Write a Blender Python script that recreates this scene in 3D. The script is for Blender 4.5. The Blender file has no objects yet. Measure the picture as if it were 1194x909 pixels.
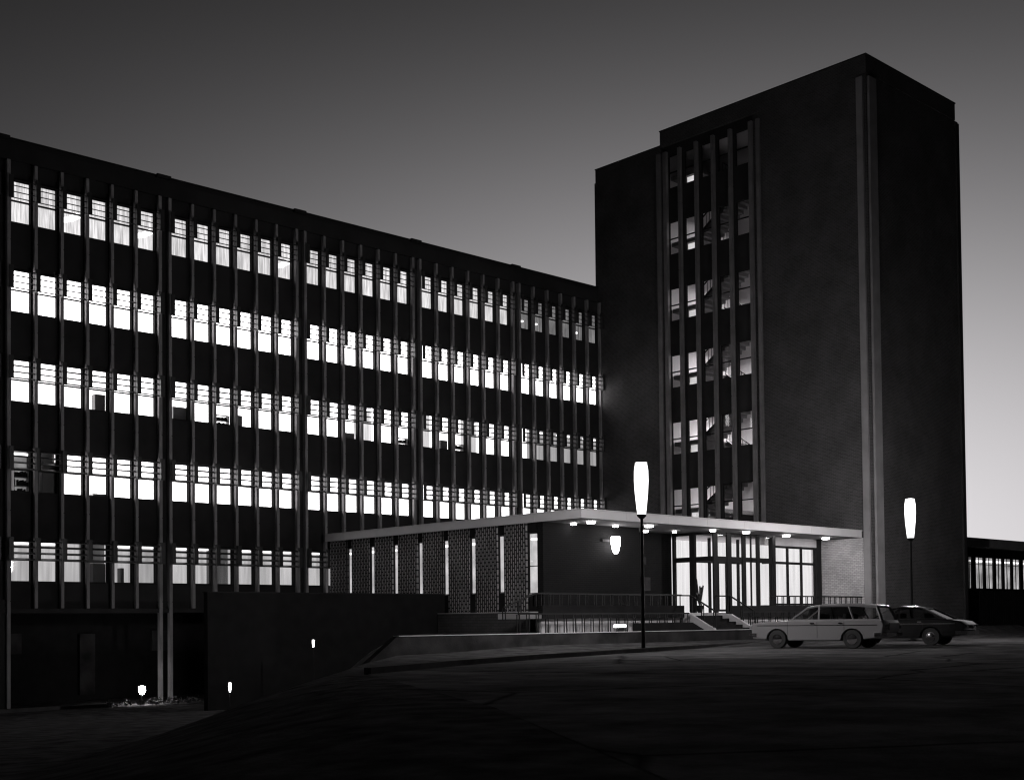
import bpy, bmesh, math, random
from mathutils import Vector, Matrix
random.seed(7)
S = 1.15            # metres per facade module
EYE = 1.0           # height of the lens above the car park, metres
sc = bpy.context.scene
col = sc.collection
PI = math.pi

# ------------------------------------------------------------------ helpers
class MB:
    """collects boxes, prisms and lathes; modules by default (u=True), metres with u=False"""
    def __init__(self, u=True):
        self.v = []; self.f = []; self.u = u
    def add(self, vs, fs):
        n = len(self.v); self.v += [tuple(p) for p in vs]; self.f += [tuple(i + n for i in f) for f in fs]
        return self
    def box(self, x0, x1, y0, y1, z0, z1):
        return self.add([(x0,y0,z0),(x1,y0,z0),(x1,y1,z0),(x0,y1,z0),(x0,y0,z1),(x1,y0,z1),(x1,y1,z1),(x0,y1,z1)],
                 [(0,3,2,1),(4,5,6,7),(0,1,5,4),(1,2,6,5),(2,3,7,6),(3,0,4,7)])
    def bar(self, a, b, w, h=None, up=(0,0,1)):
        a = Vector(a); b = Vector(b); h = h or w; d = (b - a).normalized()
        u = Vector(up)
        if abs(d.dot(u)) > .98: u = Vector((1,0,0))
        s = d.cross(u).normalized() * w / 2; t = s.cross(d).normalized() * h / 2
        vs = [p + i*s + j*t for p in (a, b) for i, j in ((-1,-1),(1,-1),(1,1),(-1,1))]
        return self.add(vs, [(0,1,2,3),(7,6,5,4),(0,4,5,1),(1,5,6,2),(2,6,7,3),(3,7,4,0)])
    def lathe(self, prof, c=(0,0,0), n=20, axis='z', cap=True):
        vs = []; fs = []
        for r, h in prof:
            for k in range(n):
                a = 2*PI*k/n; p = (r*math.cos(a), r*math.sin(a), h)
                if axis == 'y': p = (p[0], p[2], p[1])
                if axis == 'x': p = (p[2], p[0], p[1])
                vs.append((p[0]+c[0], p[1]+c[1], p[2]+c[2]))
        for i in range(len(prof)-1):
            for k in range(n):
                k2 = (k+1) % n
                fs.append((i*n+k, i*n+k2, (i+1)*n+k2, (i+1)*n+k))
        if cap:
            fs.append(tuple(range(n))[::-1]); fs.append(tuple((len(prof)-1)*n+k for k in range(n)))
        return self.add(vs, fs)
    def tube(self, pts, r, n=8):
        for a, b in zip(pts[:-1], pts[1:]):
            a = Vector(a); b = Vector(b); d = (b-a).normalized()
            u = Vector((0,0,1)) if abs(d.z) < .95 else Vector((1,0,0))
            s = d.cross(u).normalized(); t = s.cross(d)
            vs = [p + r*(math.cos(2*PI*k/n)*s + math.sin(2*PI*k/n)*t) for p in (a, b) for k in range(n)]
            self.add(vs, [(k, (k+1)%n, n+(k+1)%n, n+k) for k in range(n)] + [tuple(range(n))[::-1], tuple(range(n, 2*n))])
        return self
    def mesh(self, name, bevel=0, smooth=False):
        k = S if self.u else 1; dz = EYE if self.u else 0
        me = bpy.data.meshes.new(name)
        me.from_pydata([(x*k, y*k, z*k + dz) for x, y, z in self.v], [], self.f)
        bm = bmesh.new(); bm.from_mesh(me)
        bmesh.ops.recalc_face_normals(bm, faces=bm.faces)
        if bevel:
            es = [e for e in bm.edges if len(e.link_faces) == 2 and e.calc_face_angle() > .5]
            bmesh.ops.bevel(bm, geom=es, offset=bevel, segments=2, affect='EDGES', clamp_overlap=True)
        if smooth:
            for f in bm.faces: f.smooth = True
        bm.to_mesh(me); bm.free()
        if smooth:
            try: me.set_sharp_from_angle(angle=math.radians(35))
            except Exception: pass
        return me
    def build(self, name, mat, parent=None, bevel=0, smooth=False):
        me = self.mesh(name, bevel, smooth); me.materials.append(mat)
        o = bpy.data.objects.new(name, me); col.objects.link(o)
        if parent is not None:
            o.parent = parent
            # meshes are in world coordinates: cancel the parent's placement
            o.matrix_parent_inverse = wm(parent).inverted()
        return o
def wm(o):
    m = Matrix.LocRotScale(o.location, o.rotation_euler, o.scale)
    if o.parent: m = wm(o.parent) @ o.matrix_parent_inverse @ m
    return m
def tag(o, label=None, cat=None, group=None, kind=None):
    if label: o['label'] = label
    if cat: o['category'] = cat
    if group: o['group'] = group
    if kind: o['kind'] = kind
    return o
def empty(name, loc, label, cat, group=None, rz=0):
    o = bpy.data.objects.new(name, None); o.empty_display_size = .5
    o.location = loc; o.rotation_euler = (0, 0, rz); col.objects.link(o)
    return tag(o, label, cat, group)
def W(x, y, z): return (x*S, y*S, z*S + EYE)
def copy_tree(o, parent=None):
    c = o.copy(); col.objects.link(c)
    if parent is not None: c.parent = parent
    for ch in [x for x in o.children]: copy_tree(ch, c)
    return c

# ------------------------------------------------------------------ materials
def mat(name, c=.2, rough=.8, metal=0, noise=0, nscale=4, bump=0, bscale=30, spec=.5):
    m = bpy.data.materials.new(name); m.use_nodes = True
    nt = m.node_tree; b = nt.nodes['Principled BSDF']
    rgb = (c, c*.97, c*.985, 1) if not isinstance(c, tuple) else c
    b.inputs['Base Color'].default_value = rgb
    b.inputs['Roughness'].default_value = rough; b.inputs['Metallic'].default_value = metal
    b.inputs['Specular IOR Level'].default_value = spec
    tc = nt.nodes.new('ShaderNodeTexCoord')
    if noise:
        n = nt.nodes.new('ShaderNodeTexNoise'); n.inputs['Scale'].default_value = nscale; n.inputs['Detail'].default_value = 6
        nt.links.new(tc.outputs['Object'], n.inputs['Vector'])
        r = nt.nodes.new('ShaderNodeMapRange'); r.inputs['From Min'].default_value = .3; r.inputs['From Max'].default_value = .7
        r.inputs['To Min'].default_value = 1-noise; r.inputs['To Max'].default_value = 1+noise
        nt.links.new(n.outputs['Fac'], r.inputs['Value'])
        mx = nt.nodes.new('ShaderNodeVectorMath'); mx.operation = 'SCALE'; mx.inputs[0].default_value = rgb[:3]
        nt.links.new(r.outputs[0], mx.inputs['Scale']); nt.links.new(mx.outputs[0], b.inputs['Base Color'])
    if bump:
        n2 = nt.nodes.new('ShaderNodeTexNoise'); n2.inputs['Scale'].default_value = bscale; n2.inputs['Detail'].default_value = 4
        nt.links.new(tc.outputs['Object'], n2.inputs['Vector'])
        bp = nt.nodes.new('ShaderNodeBump'); bp.inputs['Strength'].default_value = bump; bp.inputs['Distance'].default_value = .02
        nt.links.new(n2.outputs['Fac'], bp.inputs['Height']); nt.links.new(bp.outputs[0], b.inputs['Normal'])
    return m
def brick_mat(name, c1, c2, mortar, bw=.22, bh=.075, ms=.012, off=.5, bumpd=.01, rough=.9, swap=False):
    """bricks laid on vertical walls; the horizontal axis is x+y so either facing works"""
    m = bpy.data.materials.new(name); m.use_nodes = True
    nt = m.node_tree; b = nt.nodes['Principled BSDF']; b.inputs['Roughness'].default_value = rough
    b.inputs['Specular IOR Level'].default_value = .2
    tc = nt.nodes.new('ShaderNodeTexCoord'); sp = nt.nodes.new('ShaderNodeSeparateXYZ'); cb = nt.nodes.new('ShaderNodeCombineXYZ')
    ad = nt.nodes.new('ShaderNodeMath'); ad.operation = 'ADD'
    nt.links.new(tc.outputs['Object'], sp.inputs[0]); nt.links.new(sp.outputs[0], ad.inputs[0]); nt.links.new(sp.outputs[1], ad.inputs[1])
    nt.links.new(ad.outputs[0], cb.inputs[1 if swap else 0]); nt.links.new(sp.outputs[2], cb.inputs[0 if swap else 1])
    br = nt.nodes.new('ShaderNodeTexBrick'); br.offset = off
    br.inputs['Scale'].default_value = 1; br.inputs['Brick Width'].default_value = bw; br.inputs['Row Height'].default_value = bh
    br.inputs['Mortar Size'].default_value = ms; br.inputs['Mortar Smooth'].default_value = .3
    br.inputs['Color1'].default_value = (c1, c1*.97, c1*.98, 1); br.inputs['Color2'].default_value = (c2, c2*.97, c2*.98, 1)
    br.inputs['Mortar'].default_value = (mortar, mortar*.97, mortar*.98, 1)
    nt.links.new(cb.outputs[0], br.inputs['Vector'])
    n = nt.nodes.new('ShaderNodeTexNoise'); n.inputs['Scale'].default_value = .6; n.inputs['Detail'].default_value = 5
    nt.links.new(tc.outputs['Object'], n.inputs['Vector'])
    r = nt.nodes.new('ShaderNodeMapRange'); r.inputs['From Min'].default_value = .3; r.inputs['From Max'].default_value = .7; r.inputs['To Min'].default_value = .78; r.inputs['To Max'].default_value = 1.22
    nt.links.new(n.outputs['Fac'], r.inputs['Value'])
    mx = nt.nodes.new('ShaderNodeVectorMath'); mx.operation = 'SCALE'
    nt.links.new(br.outputs['Color'], mx.inputs[0]); nt.links.new(r.outputs[0], mx.inputs['Scale'])
    nt.links.new(mx.outputs[0], b.inputs['Base Color'])
    bp = nt.nodes.new('ShaderNodeBump'); bp.inputs['Distance'].default_value = bumpd; bp.inputs['Strength'].default_value = .8; bp.invert = True
    nt.links.new(br.outputs['Fac'], bp.inputs['Height']); nt.links.new(bp.outputs[0], b.inputs['Normal'])
    return m
def glow(name, strength, folds=0, vary=0, mottle=0, fscale=14):
    """a lit window's drape or lit room: gives off light; vertical folds and uneven lighting optional"""
    m = bpy.data.materials.new(name); m.use_nodes = True
    nt = m.node_tree
    for n in list(nt.nodes): nt.nodes.remove(n)
    out = nt.nodes.new('ShaderNodeOutputMaterial'); em = nt.nodes.new('ShaderNodeEmission')
    em.inputs['Color'].default_value = (1, .975, .985, 1); nt.links.new(em.outputs[0], out.inputs[0])
    tc = nt.nodes.new('ShaderNodeTexCoord'); oi = nt.nodes.new('ShaderNodeObjectInfo')
    val = nt.nodes.new('ShaderNodeValue'); val.outputs[0].default_value = strength; cur = val.outputs[0]
    def mul(a, bsock):
        q = nt.nodes.new('ShaderNodeMath'); q.operation = 'MULTIPLY'
        nt.links.new(a, q.inputs[0]); nt.links.new(bsock, q.inputs[1]); return q.outputs[0]
    if folds:
        sp = nt.nodes.new('ShaderNodeSeparateXYZ'); nt.links.new(tc.outputs['Object'], sp.inputs[0])
        q = nt.nodes.new('ShaderNodeMath'); q.operation = 'MULTIPLY_ADD'
        nt.links.new(oi.outputs['Random'], q.inputs[0]); q.inputs[1].default_value = 37
        nt.links.new(sp.outputs[0], q.inputs[2])
        cb = nt.nodes.new('ShaderNodeCombineXYZ'); nt.links.new(q.outputs[0], cb.inputs[0])
        zz = nt.nodes.new('ShaderNodeMath'); zz.operation = 'MULTIPLY'; zz.inputs[1].default_value = .06
        nt.links.new(sp.outputs[2], zz.inputs[0]); nt.links.new(zz.outputs[0], cb.inputs[2])
        n = nt.nodes.new('ShaderNodeTexNoise'); n.inputs['Scale'].default_value = fscale; n.inputs['Detail'].default_value = 2
        nt.links.new(cb.outputs[0], n.inputs['Vector'])
        r = nt.nodes.new('ShaderNodeMapRange'); r.inputs['From Min'].default_value = .35; r.inputs['From Max'].default_value = .65
        r.inputs['To Min'].default_value = 1-folds; r.inputs['To Max'].default_value = 1+folds*.6
        nt.links.new(n.outputs['Fac'], r.inputs['Value']); cur = mul(cur, r.outputs[0])
    if vary:
        r = nt.nodes.new('ShaderNodeMapRange'); r.inputs['To Min'].default_value = 1-vary; r.inputs['To Max'].default_value = 1+vary
        nt.links.new(oi.outputs['Random'], r.inputs['Value']); cur = mul(cur, r.outputs[0])
    if mottle:
        n = nt.nodes.new('ShaderNodeTexNoise'); n.inputs['Scale'].default_value = 1.3; n.inputs['Detail'].default_value = 3
        nt.links.new(tc.outputs['Object'], n.inputs['Vector'])
        r = nt.nodes.new('ShaderNodeMapRange'); r.inputs['From Min'].default_value = .3; r.inputs['From Max'].default_value = .7
        r.inputs['To Min'].default_value = 1-mottle; r.inputs['To Max'].default_value = 1+mottle
        nt.links.new(n.outputs['Fac'], r.inputs['Value']); cur = mul(cur, r.outputs[0])
    nt.links.new(cur, em.inputs['Strength'])
    return m
def glass_mat(name, refl=.06, tint=.95):
    m = bpy.data.materials.new(name); m.use_nodes = True
    nt = m.node_tree
    for n in list(nt.nodes): nt.nodes.remove(n)
    out = nt.nodes.new('ShaderNodeOutputMaterial'); t = nt.nodes.new('ShaderNodeBsdfTransparent'); g = nt.nodes.new('ShaderNodeBsdfGlossy')
    g.inputs['Roughness'].default_value = .02; t.inputs['Color'].default_value = (tint, tint, tint, 1)
    lw_ = nt.nodes.new('ShaderNodeLayerWeight'); lw_.inputs['Blend'].default_value = .5
    p5 = nt.nodes.new('ShaderNodeMath'); p5.operation = 'POWER'; p5.inputs[1].default_value = 4
    nt.links.new(lw_.outputs['Facing'], p5.inputs[0])
    fr = nt.nodes.new('ShaderNodeMath'); fr.operation = 'MULTIPLY_ADD'; fr.inputs[1].default_value = .7; fr.inputs[2].default_value = refl*.6
    nt.links.new(p5.outputs[0], fr.inputs[0])
    mx = nt.nodes.new('ShaderNodeMixShader')
    nt.links.new(fr.outputs[0], mx.inputs[0]); nt.links.new(t.outputs[0], mx.inputs[1]); nt.links.new(g.outputs[0], mx.inputs[2])
    nt.links.new(mx.outputs[0], out.inputs[0])
    return m

M = {}
M['brick'] = brick_mat('dark_brick', .08, .055, .11)
M['brick_pale'] = brick_mat('pale_brick', .55, .42, .30, bw=.24, bh=.09)
M['brick_low'] = brick_mat('low_wall_brick', .09, .07, .05, bw=.30, bh=.12)
M['screen'] = brick_mat('screen_block', .42, .30, .02, bw=.30, bh=.13, ms=.035, bumpd=.05, swap=True)
M['fin'] = mat('precast_fin', .31, .85, spec=.1, noise=.18, nscale=1.5, bump=.3)
M['spandrel'] = mat('dark_spandrel', .04, .8, spec=.05, noise=.2, nscale=.8)
M['coping'] = mat('coping_metal', .03, .7, spec=.1)
M['tower_fin'] = mat('tower_fin_concrete', .20, .85, noise=.18, nscale=1.5, bump=.3, spec=.1)
M['strip'] = mat('corner_strip_concrete', .27, .85, noise=.15, nscale=1.2, bump=.3, spec=.1)
M['concrete'] = mat('pale_concrete', .55, .8, noise=.12, nscale=1.2, bump=.3)
M['fascia'] = mat('fascia_panel', .62, .7, noise=.06, nscale=.8)
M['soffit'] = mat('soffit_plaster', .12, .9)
M['frame'] = mat('dark_metal_frame', .015, .5, spec=.15)
M['shade'] = mat('sunshade_metal', .035, .5)
M['rail'] = mat('black_iron', .015, .5, spec=.2)
M['glass'] = glass_mat('window_glass')
M['darkwall'] = mat('dark_panel_wall', .02, .8, spec=.03, noise=.15, nscale=2)
M['room'] = mat('white_plaster', .75, .9)
M['roomgrey'] = mat('grey_plaster', .5, .9)
M['stairmat'] = mat('stair_steel', .10, .6)
M['lawn'] = mat('dark_lawn', .07, 1, noise=.5, nscale=1.8, bump=1, bscale=9, spec=0)
M['asphalt'] = mat('asphalt', .10, 1, noise=.35, nscale=.35, bump=.6, bscale=25, spec=0)
M['kerb'] = mat('kerb_concrete', .10, .85, spec=0, noise=.2, nscale=2)
M['oldconc'] = mat('stained_concrete', .045, .9, spec=0, noise=.5, nscale=1.1, bump=.4)
M['whitelamp'] = glow('lamp_white', 14)
M['lamp'] = glow('street_lantern', 1000)
m_ = bpy.data.materials.new('frosted_shade'); m_.use_nodes = True; t_ = m_.node_tree
for n_ in list(t_.nodes): t_.nodes.remove(n_)
o_ = t_.nodes.new('ShaderNodeOutputMaterial'); a_ = t_.nodes.new('ShaderNodeBsdfTransparent'); e_ = t_.nodes.new('ShaderNodeEmission')
e_.inputs['Strength'].default_value = 3.2; x_ = t_.nodes.new('ShaderNodeMixShader'); x_.inputs[0].default_value = .45
t_.links.new(a_.outputs[0], x_.inputs[1]); t_.links.new(e_.outputs[0], x_.inputs[2]); t_.links.new(x_.outputs[0], o_.inputs[0])
M['shade_glass'] = m_
M['wall_lamp'] = glow('wall_lantern', 16)
M['garden_lamp'] = glow('garden_lantern', 80)
M['marker_lamp'] = glow('marker_lamp', 8)
M['fixture'] = glow('ceiling_fixture', 3.2)
M['down'] = glow('downlight', 20)
M['lit_wall_glow'] = glow('lit_wall_glow', .75, mottle=.2)  # glow that imitates lit wall below the stair landings, no fitting
M['chrome'] = mat('chrome', .75, .12, metal=1)
M['tyre'] = mat('tyre', .02, .85)
M['furniture'] = mat('grey_steel_furniture', .10, .5)
M['leaf'] = mat('leaf', .06, .6, noise=.4, nscale=10)

# ------------------------------------------------------------------ camera
YAW, PITCH, ROLL = .7525, .0264, -.0104
F = Vector((math.sin(YAW)*math.cos(PITCH), math.cos(YAW)*math.cos(PITCH), math.sin(PITCH)))
R = Vector((math.cos(YAW), -math.sin(YAW), 0)); U = R.cross(F)
R2 = R*math.cos(ROLL) + U*math.sin(ROLL); U2 = -R*math.sin(ROLL) + U*math.cos(ROLL)
cam = bpy.data.cameras.new('camera'); co = bpy.data.objects.new('camera', cam); col.objects.link(co)
rm = Matrix((R2, U2, -F)).transposed().to_4x4()
co.matrix_world = Matrix.Translation((0, 0, EYE)) @ rm
cam.sensor_width = 36; cam.sensor_fit = 'HORIZONTAL'; cam.lens = 1464.55/1194*36
cam.shift_x = (597-600.2)/1194; cam.shift_y = (686.07-454.5)/1194
cam.clip_start = .1; cam.clip_end = 6000
sc.camera = co
def ground_pt(u, dist):   # point at a compass direction of a picture column, distance along the view axis, metres
    h = Vector((F.x, F.y)) + Vector((R.x, R.y))*(u-600.2)/1464.55
    return h*dist

# ------------------------------------------------------------------ world: dusk sky in grey tones
w = bpy.data.worlds.new('World'); sc.world = w; w.use_nodes = True
nt = w.node_tree; bg = nt.nodes['Background']
sky = nt.nodes.new('ShaderNodeTexSky'); sky.sky_type = 'NISHITA'; sky.sun_disc = False
SUN_AZ = math.radians(62)          # clockwise from +y
sky.sun_elevation = math.radians(-1.5); sky.sun_rotation = SUN_AZ
sky.air_density = 1.0; sky.dust_density = 1.5; sky.ozone_density = 1
bw = nt.nodes.new('ShaderNodeRGBToBW'); nt.links.new(sky.outputs[0], bw.inputs[0])
# the afterglow: brightest low in the west, falling off upwards and away from it
gtc = nt.nodes.new('ShaderNodeTexCoord'); gs = nt.nodes.new('ShaderNodeSeparateXYZ'); nt.links.new(gtc.outputs['Generated'], gs.inputs[0])
def mth(op, a, b=None, c=None):
    n = nt.nodes.new('ShaderNodeMath'); n.operation = op
    for i, v in enumerate((a, b, c)):
        if v is None: continue
        if isinstance(v, (int, float)): n.inputs[i].default_value = v
        else: nt.links.new(v, n.inputs[i])
    return n.outputs[0]
zz = mth('MAXIMUM', gs.outputs[2], 0.0)
e1 = mth('MULTIPLY_ADD', gs.outputs[0], 6.745, -8.49)
e2 = mth('MULTIPLY_ADD', gs.outputs[1], 4.912, e1)
e3 = mth('MULTIPLY_ADD', zz, .491, e2)
e4 = mth('MULTIPLY_ADD', mth('MULTIPLY', zz, zz), -11.295, e3)
lum = mth('MULTIPLY_ADD', bw.outputs[0], .045, mth('EXPONENT', e4))
tv = nt.nodes.new('ShaderNodeVectorMath'); tv.operation = 'SCALE'; tv.inputs[0].default_value = (1.01, .975, 1.0)
nt.links.new(lum, tv.inputs['Scale']); nt.links.new(tv.outputs[0], bg.inputs['Color'])
bg.inputs['Strength'].default_value = .90

# ------------------------------------------------------------------ ground
LOT = -.87
def sstep(t):
    t = min(1, max(0, t)); return t*t*(3-2*t)
def terrain(x, y):          # modules
    # the lawn falls from the lens towards the sunken court at the foot of the left wing
    low = -.95 - 2.03*min(1, max(0, y/40))
    c = 3.4 - max(0, y-17.5)*.26; t = sstep((x - .62*y + c) / 5.2)          # 0 on the court side, 1 on the car park side
    if y < 0: t = 1
    hi = LOT - .001
    if y > 27.15: hi += (.46) * sstep((x - 20.6)/2.0)
    elif y > 24: hi += .16 * (y-24)/3 * sstep((x - 21)/6)
    if x > 60: hi = LOT - .001
    return low*(1-t) + hi*t + .02*math.sin(x*1.7)*math.sin(y*1.3)*(1-t)
xs = [-900, -300, -120, -60] + [(-40 + i*1.0) for i in range(0, 141)] + [140, 220, 500, 1200]
ys = [-600, -200, -60] + [(-20 + i*1.0) for i in range(0, 47)] + [27.12] + [(27 + i*1.0) for i in range(1, 64)] + [120, 200, 500, 1500]
g = MB()
g.v = [(x, y, terrain(x, y)) for y in ys for x in xs]
nx = len(xs)
g.f = [(j*nx+i, j*nx+i+1, (j+1)*nx+i+1, (j+1)*nx+i) for j in range(len(ys)-1) for i in range(nx-1)]
o = g.build('ground', M['lawn']); tag(o, kind='structure')
if o.data.polygons[0].normal.z < 0: o.data.flip_normals()
# car park: kerbed edge runs from the left tip along the lawn strip
kerb_line = [(12.9, 17.5), (16.5, 19.3), (20.5, 21.0), (28, 23.5), (36, 26.0), (47, 27.2), (62, 27.4), (110, 27.4)]
near_line = [(110, -30), (10, -10), (5, 4), (8.6, 9.5)]
lot = kerb_line + near_line
nt_ = M['asphalt'].node_tree; b_ = nt_.nodes['Principled BSDF']; src = b_.inputs['Base Color'].links[0].from_socket
tc_ = nt_.nodes.new('ShaderNodeTexCoord')
vo = nt_.nodes.new('ShaderNodeTexVoronoi'); vo.feature = 'DISTANCE_TO_EDGE'; vo.inputs['Scale'].default_value = .16
nz = nt_.nodes.new('ShaderNodeTexNoise'); nz.inputs['Scale'].default_value = 1.2; nz.inputs['Detail'].default_value = 8
mxv = nt_.nodes.new('ShaderNodeMixRGB'); mxv.inputs[0].default_value = .12
nt_.links.new(tc_.outputs['Object'], nz.inputs['Vector']); nt_.links.new(tc_.outputs['Object'], mxv.inputs[1]); nt_.links.new(nz.outputs['Color'], mxv.inputs[2])
nt_.links.new(mxv.outputs[0], vo.inputs['Vector'])
rr_ = nt_.nodes.new('ShaderNodeMapRange'); rr_.inputs['From Max'].default_value = .012; rr_.inputs['To Min'].default_value = .35
nt_.links.new(vo.outputs['Distance'], rr_.inputs['Value'])
n3 = nt_.nodes.new('ShaderNodeTexNoise'); n3.inputs['Scale'].default_value = .9; n3.inputs['Detail'].default_value = 9; n3.inputs['Roughness'].default_value = .7
nt_.links.new(tc_.outputs['Object'], n3.inputs['Vector'])
r3 = nt_.nodes.new('ShaderNodeMapRange'); r3.inputs['From Min'].default_value = .35; r3.inputs['From Max'].default_value = .65; r3.inputs['To Min'].default_value = .6; r3.inputs['To Max'].default_value = 1.35
nt_.links.new(n3.outputs['Fac'], r3.inputs['Value'])
mm = nt_.nodes.new('ShaderNodeMath'); mm.operation = 'MULTIPLY'; nt_.links.new(rr_.outputs[0], mm.inputs[0]); nt_.links.new(r3.outputs[0], mm.inputs[1])
sc_ = nt_.nodes.new('ShaderNodeVectorMath'); sc_.operation = 'SCALE'; nt_.links.new(src, sc_.inputs[0]); nt_.links.new(mm.outputs[0], sc_.inputs['Scale'])
nt_.links.new(sc_.outputs[0], b_.inputs['Base Color'])
o = MB().add([(x, y, LOT+.004) for x, y in lot], [tuple(range(len(lot)))]).build('parking_lot', M['asphalt']); tag(o, kind='structure')
k = MB()
for (a, b) in zip(kerb_line[:-1], kerb_line[1:]):
    k.bar((a[0], a[1], LOT+.03), (b[0], b[1], LOT+.03), .13, .17)
o = k.build('kerb', M['kerb']); tag(o, kind='structure')

# ------------------------------------------------------------------ office wing
D = 46.051; X0 = 17.912; G = .4616; ZS = [1.6608 + i*3.3131 for i in range(5)]; HW = 1.575
BAY = 6 + G; XT = 49.586
YW = D + .19; YG = D + .29; ROOF = 18.04; LOWZ = .68; BASE = -2.95
wing = empty('office_wing', W(33, D, BASE), 'long five storey office wing with rows of lit windows between pale fins', 'building')
wing_x0 = X0 - BAY - .6
WL, WR = .075, .80      # glass edges inside a module
wl = MB()
bays = range(-1, 5)
edges = []
for b in bays:
    for m in range(6):
        bx = X0 + b*BAY + m
        edges.append((bx+WL, bx+WR, b, m))
wing_x0 = edges[0][0] - 1.0
def zrow(r): return ZS[r]*1.0045
# full height piers
px = wing_x0
for (a, c, b, m) in edges:
    wl.box(px, a, YW, YG+.05, LOWZ, ROOF-.2); px = c
wl.box(px, XT+.1, YW, YG+.05, LOWZ, ROOF-.2)
for (a, c, b, m) in edges:
    zz = LOWZ
    for r in range(5):
        wl.box(a, c, YW+.003, YG+.05, zz, zrow(r)); zz = zrow(r) + HW
    wl.box(a, c, YW+.003, YG+.05, zz, ROOF-.2)
wl.build('wall', M['spandrel'], wing)
# bulk of the building behind the rooms, roof slab, floor soffit
MB().box(wing_x0, XT-.02, D+2.6, D+15, LOWZ+.05, ROOF-.25).build('core_wall', M['spandrel'], wing)
MB().box(wing_x0-.3, wing_x0-.002, YW, D+15, LOWZ, ROOF-.21).build('end_wall', M['brick'], wing)
MB().box(wing_x0-.35, XT-.01, D+.08, D+15.1, ROOF-.2, ROOF-.03).build('roof', M['coping'], wing)
cp = MB().box(wing_x0-.4, XT-.005, D-.03, D+.3, ROOF-.028, ROOF)
for b in range(0, 5):
    cx = X0 + b*BAY - .45
    cp.box(cx-.22, cx+.38, D-.10, D+.2, ROOF-.10, ROOF+.03)
cp.build('coping', M['coping'], wing)
MB().box(wing_x0, XT-.01, D+.06, D+.188, 17.24, ROOF-.205).build('fascia', M['spandrel'], wing)
MB().box(wing_x0-.3, XT-.02, D+.05, D+14, LOWZ-.16, LOWZ-.004).build('floor_slab', M['spandrel'], wing)
for r in range(5):
    MB().box(wing_x0, XT-.03, YG+.06, D+2.58, zrow(r)+HW+.35, zrow(r)+HW+.45).build('ceiling', M['room'], wing)
# ground storey: recessed dark wall with broad pale piers
gw = MB().box(wing_x0, XT-.02, D+3.2, D+3.5, BASE-.3, LOWZ-.17)
gw.build('recessed_wall', M['darkwall'], wing)
for (u0, u1, z0, z1) in ((21.85, 22.5, -2.75, -.3), (18.9, 19.5, -1.05, -.25), (25.0, 25.9, -1.05, -.2), (15.0, 15.6, -2.75, -.3)):
    MB().box(u0, u1, D+3.02, D+3.19, z0, z1).build('pale_panel', M['oldconc'], wing)
# fins and double columns
def fin_mesh(x0, x1, z0, z1, y0=D, y1=YW-.002):
    mb = MB(); cuts = [z0] + [zrow(r)-.72 for r in range(5) if zrow(r)-.72 > z0+.3] + [z1]
    for a, c in zip(cuts[:-1], cuts[1:]): mb.box(x0, x1, y0, y1, a+.012, c-.012)
    mb.box(x0+.02, x1-.02, y0+.02, y1, z0+.02, z1-.02)
    return mb
for b in bays:
    bx = X0 + b*BAY
    for m in range(5):
        fin_mesh(bx+m+.875, bx+m+1.0, LOWZ, 17.22).build('fin', M['fin'], wing, bevel=.012)
    if b < 4:
        fin_mesh(bx+5.88, bx+6.02, BASE-.2, 17.23, D-.01).build('column', M['fin'], wing, bevel=.012)
        fin_mesh(bx+6.31, bx+6.45, BASE-.2, 17.23, D-.01).build('column', M['fin'], wing, bevel=.012)
    else:
        fin_mesh(bx+5.88, bx+5.98, BASE-.2, 17.23).build('column', M['fin'], wing, bevel=.012)
MB().box(X0-G-.13, X0-.03, D+.1, YW-.003, BASE-.2, 1.0).build('column_web', M['frame'], wing)

# --- the drapes / lit rooms behind the glass, by storey and bay
G_white = glow('lit_room_bright', 6.5, vary=.15, mottle=.12)
G_white3 = glow('lit_room_third_floor', 4.6, vary=.25, mottle=.25)
G_white2 = glow('lit_room_second_floor', 5.6, vary=.2, mottle=.2)
G_half = glow('half_lit_drape', .85, folds=.3, vary=.2, fscale=6)
G_dim = glow('dim_lit_room', .22, vary=.3, mottle=.5)
G_dark = glow('almost_dark_room', .03, vary=.3, mottle=.6)
G_drape = glow('top_floor_drape', .92, folds=.38, vary=.12)
G_drape_dim = glow('dim_drape', .26, folds=.5, vary=.3)
G_grey = glow('grey_drape', .55, folds=.22, vary=.3, fscale=5)
G_grey_dim = glow('grey_drape_dim', .10, folds=.3, vary=.3, fscale=5)
def room_mat(r, b, m):
    k = b*6 + m
    if r == 4: return (G_drape_dim if b == 4 else G_drape), .14
    if r == 3: return G_white, .40
    if r == 2:
        if b == 4: return (G_grey if m != 0 else G_white3), .4
        if k in (15, 18, 21): return G_half, .40
        return G_white3, .40
    if r == 1:
        if k == 0: return G_dim, .62
        if k == 1: return G_dark, .62
        return G_white2, .40
    if k in (3, 8): return G_grey_dim, .5
    return G_grey, .5
def frame_mb(z0):
    f = MB(); z1 = z0+HW; t = .035
    f.box(WL, WR, YG-.03, YG+.03, z0, z0+t); f.box(WL, WR, YG-.03, YG+.03, z1-t, z1)
    f.box(WL, WL+t, YG-.03, YG+.03, z0+t, z1-t); f.box(WR-t*.6, WR, YG-.03, YG+.03, z0+t, z1-t)
    f.box(WL+t, WR-t*.6, YG-.045, YG+.03, z0+HW*.50, z0+HW*.535)
    f.box(WL-.03, WR+.03, YW-.05, YG-.032, z0-.035, z0-.004)
    return f
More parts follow.
